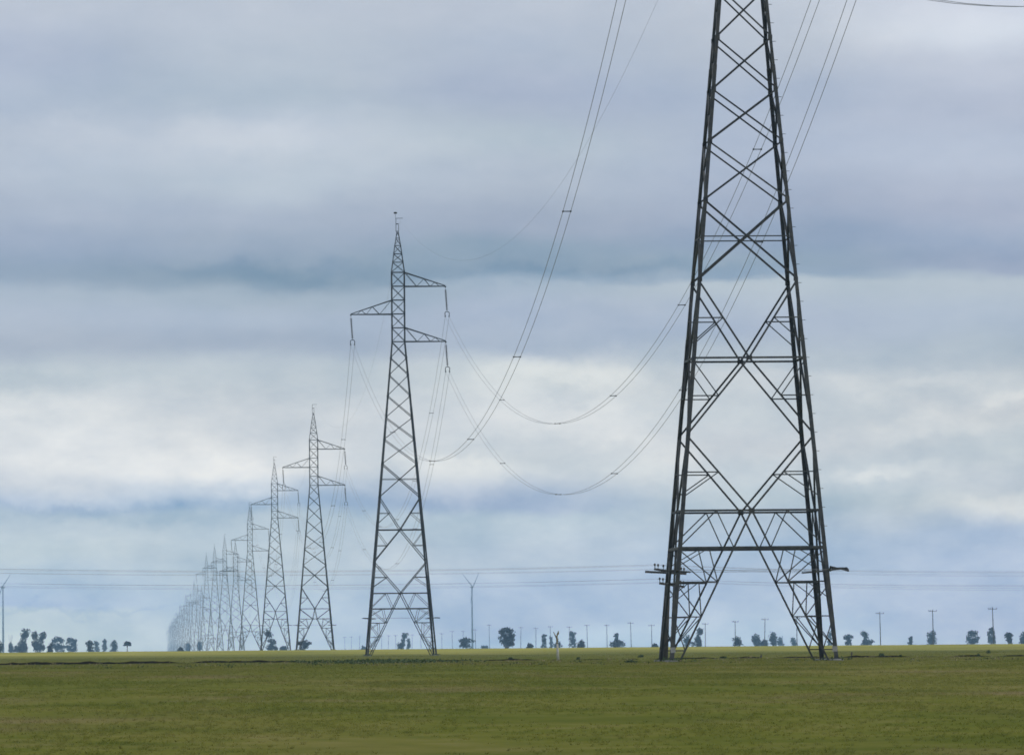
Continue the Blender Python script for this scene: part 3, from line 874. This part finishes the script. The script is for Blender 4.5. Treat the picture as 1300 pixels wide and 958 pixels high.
def far_pole(px, top, label):
    D = 2180.0 * 1227 / (px - 34); h = (yh(px) - top) * D / F
    z = float(gz(D)) - .1
    root = empty('utility_pole', (gx(px, D), D, z), label or 'ghostly far utility pole behind the feet of the second pylon', 'utility pole',
                 'poles in a row along the skyline' if label else 'faintest poles in the row along the skyline')
    r = random.Random(int(px)); ln = r.uniform(-.03, .03)
    mb = MB(); mb.tube([(0, 0, 0), (ln * h, 0, h)], [.18, .12], 6); mb.build('pole', 'wood', root)
    mb = MB(); w = 1.35; zc = h - .55
    tw = r.uniform(-.6, .6)
    mb.box_bar((ln * zc - w * math.cos(tw), -w * math.sin(tw), zc), (ln * zc + w * math.cos(tw), w * math.sin(tw), zc), .12, .14); arm = mb.build('crossarm', 'wood', root)
    for s in (-.95, -.45, .95):
        mb = MB(); mb.lathe((ln * zc + s * w * math.cos(tw), s * w * math.sin(tw), zc + .05), [(0, .05), (.1, .05), (.12, .13), (.32, .13), (.36, .06)], 6); mb.build('pin_insulator', 'glass_ins', arm)
for p in poles: far_pole(*p)

# ------------------------------------------------------------------ wind turbines
def turbine(px, hub_y, D, label, angs, R, lean):
    h = (yh(px) - hub_y) * D / F
    z = float(gz(D))
    root = empty('wind_turbine', (gx(px, D), D, z), label, 'wind turbine', 'wind turbines on the horizon', rz=lean)
    mb = MB(); mb.tube([(0, 0, -1), (0, 0, h * .5), (0, 0, h)], [1.25, 1.0, .75], 14); mb.build('tower', 'turbine', root, True)
    mb = MB(); mb.tube([(0, 4.6, h + .9), (0, 3.2, h + .9), (0, -1.8, h + .9), (0, -3.0, h + .9)], [.6, 1.1, 1.2, .8], 10); mb.build('nacelle', 'turbine', root, True)
    mb = MB(); mb.tube([(0, -3.0, h + .9), (0, -3.6, h + .9), (0, -4.8, h + .9)], [1.1, 1.2, .3], 10); hub = mb.build('hub', 'turbine', root, True)
    for a in angs:
        mb = MB(); d = Vector((math.sin(a), 0, math.cos(a))); sd_ = Vector((math.cos(a), 0, -math.sin(a)))
        c = Vector((0, -3.7, h + .9)); secs = [(0, .35, .35), (.07, .4, .35), (.2, .55, .25), (.5, .42, .15), (.85, .26, .08), (1, .1, .04)]
        vs, k = [], 6
        for f, wd, th in secs:
            for j in range(k):
                q = 2 * math.pi * j / k
                vs.append(c + d * (R * f) + sd_ * (math.cos(q) * wd + wd * .3) + Vector((0, math.sin(q) * th, 0)))
        fs = [(i * k + j, i * k + (j + 1) % k, (i + 1) * k + (j + 1) % k, (i + 1) * k + j) for i in range(len(secs) - 1) for j in range(k)]
        fs += [tuple(reversed(range(k))), tuple((len(secs) - 1) * k + j for j in range(k))]
        mb.add(vs, fs); mb.build('blade', 'turbine', hub, True)
turbine(599.8, 746.0, 9000, 'tall pale wind turbine right of the second pylon with its blades in a narrow Y', [math.radians(24), math.radians(-38), math.radians(188)], 20.0, math.radians(12))
turbine(4.2, 746.5, 9000, 'pale wind turbine cut by the left edge of the view', [math.radians(36), math.radians(-84), math.radians(196)], 19.0, math.radians(-20))

# ------------------------------------------------------------------ trees
def leaves(mb, c, rad, n, size, r):
    """n leaf-clump quads scattered through an uneven ellipsoid"""
    c = Vector(c); vs, fs = [], []
    for _ in range(n):
        while True:
            p = Vector((r.uniform(-1, 1), r.uniform(-1, 1), r.uniform(-1, 1)))
            if .12 < p.length < 1: break
        if r.random() < .22: p = p.normalized() * r.uniform(.95, 1.32)
        q = Vector((p.x * rad[0], p.y * rad[1], p.z * rad[2])) + c
        if q.z < 0.05: continue
        a = Vector((r.gauss(0, 1), r.gauss(0, 1), r.gauss(0, 1))).normalized()
        b_ = a.cross(Vector((r.gauss(0, 1), r.gauss(0, 1), r.gauss(0, 1)))).normalized()
        s = size * r.uniform(.4, 1.25); i = len(vs)
        vs += [q - a * s - b_ * s * .5, q + a * s * .8 - b_ * s * .6, q + a * s + b_ * s * .5, q - a * s * .7 + b_ * s * .6]
        fs.append((i, i + 1, i + 2, i + 3))
    mb.add(vs, fs)

def tree(x0, x1, top, style, D, label, cat='tree', mat_='leaf_dark', seed=None):
    cx = (x0 + x1) / 2; k = D / F
    W = (x1 - x0) * k; H = (yh(cx) - top) * k
    r = random.Random(seed if seed is not None else int(cx * 10))
    name = {'bush': 'bush', 'dead': 'dead_tree'}.get(style, 'gum_tree')
    root = empty(name, (gx(cx, D), D, float(gz(D)) - .12), label, cat, 'trees and bushes along the skyline')
    tb, lb = MB(), MB(); ls = .55 * k / .26 * .35 + .14
    lobes = []
    if style == 'bush':
        for _ in range(9):
            lobes.append((r.uniform(-.3, .3) * W, r.uniform(-.3, .3) * W, H * r.uniform(.2, .62), W * r.uniform(.17, .28), H * r.uniform(.26, .38)))
        lobes.append((r.uniform(-.08, .08) * W, 0, H * .55, W * .26, H * .4))
        for _ in range(5): lobes.append((r.uniform(-.36, .36) * W, 0, H * r.uniform(.1, .35), W * .13, H * .16))
        tb.tube([(0, 0, 0), (0, 0, H * .5)], [.15, .06], 5)
    elif style == 'round':
        tb.tube([(0, 0, 0), (.05 * W, 0, H * .35), (0, 0, H * .8)], [.22, .16, .05], 6)
        for _ in range(6): lobes.append((r.uniform(-.26, .26) * W, r.uniform(-.2, .2) * W, H * r.uniform(.06, .3), W * r.uniform(.14, .2), H * .14))
        for _ in range(12):
            a = r.uniform(0, 6.28); e = r.uniform(.05, .31) * W
            lobes.append((math.cos(a) * e, math.sin(a) * e, H * r.uniform(.25, .80), W * r.uniform(.13, .22), H * r.uniform(.12, .22)))
        lobes.append((0, 0, H * .55, W * .28, H * .36))
    elif style == 'column':
        tb.tube([(0, 0, 0), (.1 * W, 0, H * .5), (0, 0, H * .9)], [.16, .12, .04], 6)
        for i in range(15):
            f = i / 14; lobes.append((r.uniform(-.28, .28) * W * (1.15 - .5 * f), r.uniform(-.2, .2) * W, H * (.08 + .80 * f), W * r.uniform(.16, .30), H * r.uniform(.07, .12)))
    elif style == 'umbrella':
        tb.tube([(0, 0, 0), (.02 * W, 0, H * .55)], [.22, .16], 6)
        for s in (-.35, -.15, .18, .36): tb.tube([(.02 * W, 0, H * .45), (s * W, 0, H * .75)], [.1, .05], 5)
        for i in range(11):
            x = r.uniform(-.36, .36); lobes.append((x * W, r.uniform(-.3, .3) * W, H * (.80 - .35 * abs(x)) * r.uniform(.9, 1.05), W * .17, H * .13))
    elif style == 'umbrella_full':
        tb.tube([(0, 0, 0), (0, 0, H * .6)], [.25, .15], 6)
        for i in range(10):
            x = r.uniform(-.36, .36); lobes.append((x * W, r.uniform(-.3, .3) * W, H * (.84 - .5 * abs(x)) * r.uniform(.9, 1.03), W * .17, H * .14))
        for i in range(9): lobes.append((r.uniform(-.24, .2) * W, r.uniform(-.2, .2) * W, H * r.uniform(.1, .6), W * .17, H * .16))
    elif style == 'vase':
        for s in (-.36, -.2, -.04, .12, .25, .38):
            t_ = H * (r.uniform(.80, .92) - .35 * abs(s)); m_ = Vector((s * W * .95, r.uniform(-.1, .1) * W, t_ * .5)); e = Vector((s * W * .72, r.uniform(-.2, .2) * W, t_))
            tb.tube([(s * .12 * W, 0, 0), m_, e], [.16, .11, .05], 5)
            for q in range(5):
                f = r.uniform(.15, 1); p0_ = Vector((s * .12 * W, 0, 0)); p = p0_.lerp(m_, f * 2) if f < .5 else m_.lerp(e, f * 2 - 1)
                lobes.append((p.x, p.y, p.z + H * .04, W * r.uniform(.09, .15), H * r.uniform(.07, .12)))
            lobes.append((e.x * .9, e.y, e.z + H * .02, W * r.uniform(.12, .17), H * .08))
        for i in range(8): lobes.append((r.uniform(-.34, .34) * W, 0, H * r.uniform(.04, .5), W * .12, H * .09))
    elif style in ('lean_r', 'lean_l', 'fork'):
        S = {'lean_r': [(.30, .88, .22)], 'lean_l': [(-.3, .9, .22)], 'fork': [(-.30, .86, .2), (.32, .84, .19)]}[style]
        for s, f, w in S:
            tb.tube([(s * .1 * W, 0, 0), (s * .4 * W, 0, H * .5), (s * W, 0, H * f)], [.22, .16, .05], 6)
            lobes += [(s * W, 0, H * f, W * w, H * .12), (s * W * .8, 0, H * (f - .14), W * w, H * .12), (s * W * .5, 0, H * .55, W * .17, H * .14)]
            for _ in range(3): lobes.append((s * W + r.uniform(-.1, .1) * W, 0, H * f + r.uniform(-.18, .02) * H, W * .12, H * .08))
        for _ in range(9): lobes.append((r.uniform(-.32, .28) * W, r.uniform(-.2, .2) * W, H * r.uniform(.08, .42), W * .17, H * .14))
    elif style == 'dead':
        tb.tube([(0, 0, 0), (0, 0, H * .5)], [.16, .1], 5)
        for s in (-.4, -.1, .25, .45): tb.tube([(0, 0, H * .4), (s * W * .6, 0, H * .7), (s * W, 0, H * r.uniform(.85, 1))], [.09, .06, .04], 4)
        lobes = [(0, 0, H * .3, W * .3, H * .2), (.1 * W, 0, H * .15, W * .35, H * .12)]
    tot = sum(l[3] * l[4] for l in lobes)
    N = int(min(2600, max(260, 2.4 * W * H / (ls * ls))))
    fat = 1.2 if style in ('lean_r', 'lean_l', 'fork', 'vase') else 1.18
    for (x, y, z, rw, rh) in lobes:
        rw *= fat
        leaves(lb, (x, y, z), (rw, rw, rh), max(6, int(N * rw * rh / tot)), ls, r)
    tb.build('trunk', 'bark', root); tag(lb.build('crown', mat_, root), kind='stuff')

NEAR, FAR_, MID = 2800, 4800, 3700
T = [
 (-8, 4.5, 814, 'bush', NEAR, 'dark bush cut off by the left edge of the view'),
 (10, 17, 804, 'dead', FAR_, 'faint twiggy half-dead tree just right of the left turbine'),
 (16.5, 37, 798, 'lean_r', MID, 'tall dark gum with a high crown leaning right, tallest of the far left trees'),
 (40, 58, 800, 'fork', MID, 'dark gum with its crown split in two like a Y on the far left'),
 (60, 67.5, 815, 'bush', NEAR, 'small dark bush between the split gum and the wide blue thicket'),
 (64, 84, 807, 'vase', FAR_, 'left half of the wide bluish gum thicket, trunks showing through'),
 (82, 99.5, 807.5, 'vase', FAR_, 'right half of the wide bluish gum thicket'),
 (109, 120, 810.5, 'round', NEAR+300, 'darkest round tree left of three blue ones, after the gap beside the thicket'),
 (119.5, 127, 812, 'column', 5000, 'faint narrow tree tucked against the right of a dark round tree'),
 (129.5, 136, 810, 'column', FAR_, 'narrow upright blue tree standing alone between its neighbours'),
 (138.5, 151, 810.5, 'round', MID+500, 'round blue tree just left of the little umbrella-shaped tree'),
 (157, 166, 812, 'umbrella', NEAR, 'tiny umbrella-shaped tree on a bare stem at far left'),
 (226, 233.5, 821, 'bush', NEAR, 'tiny dark bush at the foot of the farthest pylons'),
 (234, 243, 815, 'round', 8000, 'pale blue tree lump behind the farthest pylons, left one'),
 (250, 257, 813, 'round', 8000, 'pale blue tree lump behind the farthest pylons, right one'),
 (337, 353.5, 799.5, 'lean_l', MID, 'dark bushy gum between the legs of the fourth pylon'),
 (355, 366, 819, 'bush', MID, 'low blue bush at the right foot of the fourth pylon'),
 (379, 395, 811, 'umbrella_full', NEAR, 'dark dome-shaped tree between the legs of the third pylon'),
 (458, 465, 818.5, 'bush', FAR_, 'tiny blue bush just left of the second pylon'),
 (503.5, 517, 802.5, 'lean_r', MID+400, 'dark gum with a small high crown between the legs of the second pylon'),
 (516.5, 521.5, 809, 'column', 4800, 'thin faint tree right of the gum between the second pylon legs'),
 (582, 601.5, 808, 'umbrella_full', MID-300, 'flat-topped dark tree at the foot of the central turbine'),
 (611, 619.5, 818.5, 'bush', FAR_, 'very low blue bush right of the flat-topped tree'),
 (632, 655, 793, 'vase', NEAR, 'big vase-shaped gum with many spreading stems, tallest tree on the skyline'),
 (667.5, 676.5, 815.5, 'bush', NEAR, 'small dark domed bush right of the big vase-shaped gum'),
 (687, 694.5, 803.5, 'column', MID+300, 'narrow crooked tree left of the forked pale post'),
 (697, 702, 807, 'column', 5200, 'very faint narrow tree touching the left of the forked post'),
 (702, 714, 812, 'bush', MID-400, 'dark bush directly behind the forked pale post'),
 (721.5, 731.5, 799.5, 'column', FAR_-400, 'tall blue tree in two stacked lumps right of the forked post'),
 (731, 742.5, 811, 'bush', NEAR, 'dark dome bush touching the tall stacked tree'),
 (774.5, 798, 811.5, 'bush', NEAR+200, 'wide low dark bush clump between two poles left of the near pylon'),
 (779.5, 786.5, 802, 'column', MID, 'small tuft-topped tree standing up out of the wide low bush clump'),
 (828, 836, 815.5, 'bush', NEAR, 'tiny dark bush just outside the left foot of the near pylon'),
 (867.5, 877.5, 804.5, 'round', MID, 'small round dark tree inside the left foot of the near pylon'),
 (877, 892, 796.5, 'lean_r', NEAR+300, 'dark open gum with a high crown beside the left inner leg of the near pylon'),
 (929, 942, 806.5, 'bush', NEAR, 'lone pointed bush at the foot of a pole, framed by the near pylon'),
 (952.5, 966.5, 802, 'round', MID, 'rounded blue tree, left end of the clump in the middle of the near pylon'),
 (965, 976, 810, 'bush', MID-300, 'low dark bush between the two tall trees in the middle of the near pylon'),
 (974.5, 987.5, 800, 'round', MID, 'tallest tree of the clump in the middle of the near pylon'),
 (986, 996, 806, 'round', FAR_, 'paler tree, right end of the clump in the middle of the near pylon'),
 (1002.5, 1012.5, 807.5, 'round', FAR_, 'small pale tree alone by the right inner leg of the near pylon'),
 (1050.5, 1057, 800, 'column', FAR_, 'faint slim tree seen between the right legs of the near pylon'),
 (1069.5, 1083, 803.5, 'umbrella_full', MID, 'round-headed dark tree with wispy sides, first right of the near pylon'),
 (1093.5, 1110.5, 801, 'lean_l', MID, 'dark tree with a taller left side, left of the bare pole'),
 (1153, 1158.5, 807, 'column', MID, 'tiny isolated dark shrub halfway between two poles'),
 (1175.5, 1189.5, 797.5, 'round', MID+300, 'round blue tree hiding the foot of a pole'),
 (1225, 1244, 797.5, 'vase', MID, 'wide two-lobed dark tree alone near the right edge'),
 (1253, 1264.5, 794.5, 'vase', MID, 'tall airy tree at the foot of the last pole on the right'),
 (1274, 1288.5, 801.5, 'umbrella_full', NEAR, 'low dark domed tree, second from the right edge'),
 (1293, 1306, 799, 'round', MID, 'dark tree cut off by the right edge of the view'),
]
for t in T:
    x0, x1, top, style, D, label = t
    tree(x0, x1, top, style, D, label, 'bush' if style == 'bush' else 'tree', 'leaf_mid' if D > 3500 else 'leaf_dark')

# ------------------------------------------------------------------ small things in the paddock
pD = 405.0; pxp = 708.0
root = empty('forked_post', (gx(pxp, pD), pD, float(gzn(gx(pxp, pD), pD)) - .05), 'thin weathered pale post with a small forked twiggy top standing alone in the paddock', 'post')
mb = MB(); mb.tube([(.02, 0, -.1), (0, 0, .5), (-.02, 0, .95)], [.085, .06, .05], 8); mb.build('post', 'pale_wood', root, True)
mb = MB()
mb.tube([(-.02, 0, .93), (-.04, 0, 1.2), (-.02, .02, 1.45), (.05, 0, 1.62)], [.05, .05, .035, .025], 6)
mb.tube([(-.05, 0, 1.25), (-.13, 0, 1.42), (-.22, .02, 1.58)], [.04, .03, .025], 5)
mb.tube([(-.03, 0, 1.4), (.06, 0, 1.5), (.03, .0, 1.66)], [.04, .03, .02], 5); mb.tube([(-.04, 0, 1.05), (.04, 0, 1.22)], [.03, .02], 5)
mb.build('forked_top', 'straw', root, True)

def shrub(px, D, w, h, label, seed, mat_='shrub', name='tussock'):
    r = random.Random(seed); x = gx(px, D)
    root = empty(name, (x, D, float(gzn(x, D)) - .03), label, name, 'low tussocks in the paddock')
    mb = MB(); leaves(mb, (0, 0, h * .45), (w / 2, w / 2, h * .55), 130, .05, r)
    o = mb.build('foliage', mat_, root); tag(o, kind='stuff')
SH = [(648, 430, .22, .20, 'small round dark tussock on the earth line below the big vase-shaped gum'),
 (734, 424, .20, .16, 'tiny dark tussock just right of the forked post'),
 (813.6, 520, .34, .20, 'small dark tussock left of the near pylon, beyond the earth line'),
 (917.7, 424, .34, .13, 'low dark tussock on the earth line inside the left half of the near pylon'),
 (1119, 430, .34, .26, 'dark tussock on the earth line right of the near pylon'),
 (1143, 424, .15, .13, 'very small dark tussock on the right part of the earth line'),
 (1242, 424, .16, .18, 'upright dark tussock where the earth line starts again on the right'),
 (1255, 560, .30, .24, 'dark tussock just beyond the line near the right edge'),
 (495, 400, .35, .22, 'dark tussock between the feet of the second pylon'),
 (380, 405, .5, .16, 'low dark tussock on the earth line left of the second pylon'),
 (801, 330, .5, .14, 'dull tussock in the grass left of the near pylon feet')]
for i, (px, D, w, h, lb) in enumerate(SH): shrub(px, D, w, h, lb, 300 + i)
for px, h, lb in ((1081, .33, 'short dark stake on the earth line just right of the near pylon'), (966, .22, 'short dark stake on the earth line in the middle of the near pylon')):
    x = gx(px, 426); r_ = empty('stake', (x, 426, float(gzn(x, 426)) - .1), lb, 'stake', 'short stakes on the earth line')
    mb = MB(); mb.tube([(0, 0, 0), (.01, 0, h + .1)], [.05, .035], 6); mb.build('post', 'wood', r_)
    mb = MB(); mb.box_bar((-.07, 0, h - .02), (.07, 0, h), .035); mb.build('cross_piece', 'wood', r_)
# ranker green growth below the second pylon
r = random.Random(77); mb = MB()
for _ in range(150):
    px = r.gauss(480, 50); D = r.uniform(345, 410); x = gx(px, D)
    leaves(mb, (x, D, float(gzn(x, D)) + .06), (.45, .5, .10), 30, .05, r)
for _ in range(60):
    px = r.uniform(-20, 1320); D = r.uniform(170, 330); x = gx(px, D)
    leaves(mb, (x, D, float(gzn(x, D)) + .04), (.5, .8, .07), 26, .035, r)
for D_, hw_ in ((340.0, 3.75), (PY[1][0], 3.75)):
    for sx in (-1, 1):
        for sy in (-1, 1):
            for _ in range(5):
                x = LINE_X + sx * hw_ + r.uniform(-.5, .5); y = D_ + sy * hw_ + r.uniform(-.6, .6)
                leaves(mb, (x, y, float(gzn(x, y)) + .06), (.22, .3, .13), 22, .045, r)
o = mb.build('weeds', 'shrub'); tag(o, 'patches of taller dark green weeds in the paddock grass', 'weeds', kind='stuff')

r = random.Random(78); mb = MB()
for _ in range(330):
    D = 90 + 330 * r.random() ** .7; x = D * math.tan(YAW + r.uniform(-.075, .075)); c = r.uniform(.5, 1.2)
    leaves(mb, (x, D, float(gzn(x, D)) + .05), (.30 * c, .5 * c, .10), int(26 * c), .028, r)
o = mb.build('dry_tufts', 'straw'); tag(o, 'tufts of dry straw-coloured grass scattered through the paddock', 'grass', kind='stuff')
r = random.Random(79); mb = MB()
for _ in range(170):
    D = 85 + 250 * r.random() ** .8; x = D * math.tan(YAW + r.uniform(-.075, .075)); c = r.uniform(.4, 1.3)
    leaves(mb, (x, D, float(gzn(x, D)) + .05), (.35 * c, .45 * c, .12), int(40 * c), .030, r)
o = mb.build('broadleaf_weeds', 'shrub'); tag(o, 'clumps of broad-leaved green weeds in the near grass', 'weeds', kind='stuff')

# ------------------------------------------------------------------ haze
hz = bpy.data.materials.new('haze'); hz.use_nodes = True
nt = hz.node_tree; nt.nodes.clear()
ho = nt.nodes.new('ShaderNodeOutputMaterial'); pv = nt.nodes.new('ShaderNodeVolumePrincipled')
pv.inputs['Color'].default_value = (*HAZE_COL, 1); pv.inputs['Density'].default_value = HAZE_D; pv.inputs['Anisotropy'].default_value = 0.0
nt.links.new(pv.outputs[0], ho.inputs['Volume'])
x0, x1, y0, y1, z0, z1 = -9000, 9000, -2500, HAZE_FAR, -2.2, HAZE_TOP
me = bpy.data.meshes.new('haze')
me.from_pydata([(x0, y0, z0), (x1, y0, z0), (x1, y1, z0), (x0, y1, z0), (x0, y0, z1), (x1, y0, z1), (x1, y1, z1), (x0, y1, z1)], [],
               [(3, 2, 1, 0), (4, 5, 6, 7), (0, 1, 5, 4), (1, 2, 6, 5), (2, 3, 7, 6), (3, 0, 4, 7)])
me.materials.append(hz)
o = bpy.data.objects.new('haze', me); COL.objects.link(o)
tag(o, 'pale bluish haze over the whole plain', 'haze', kind='stuff')
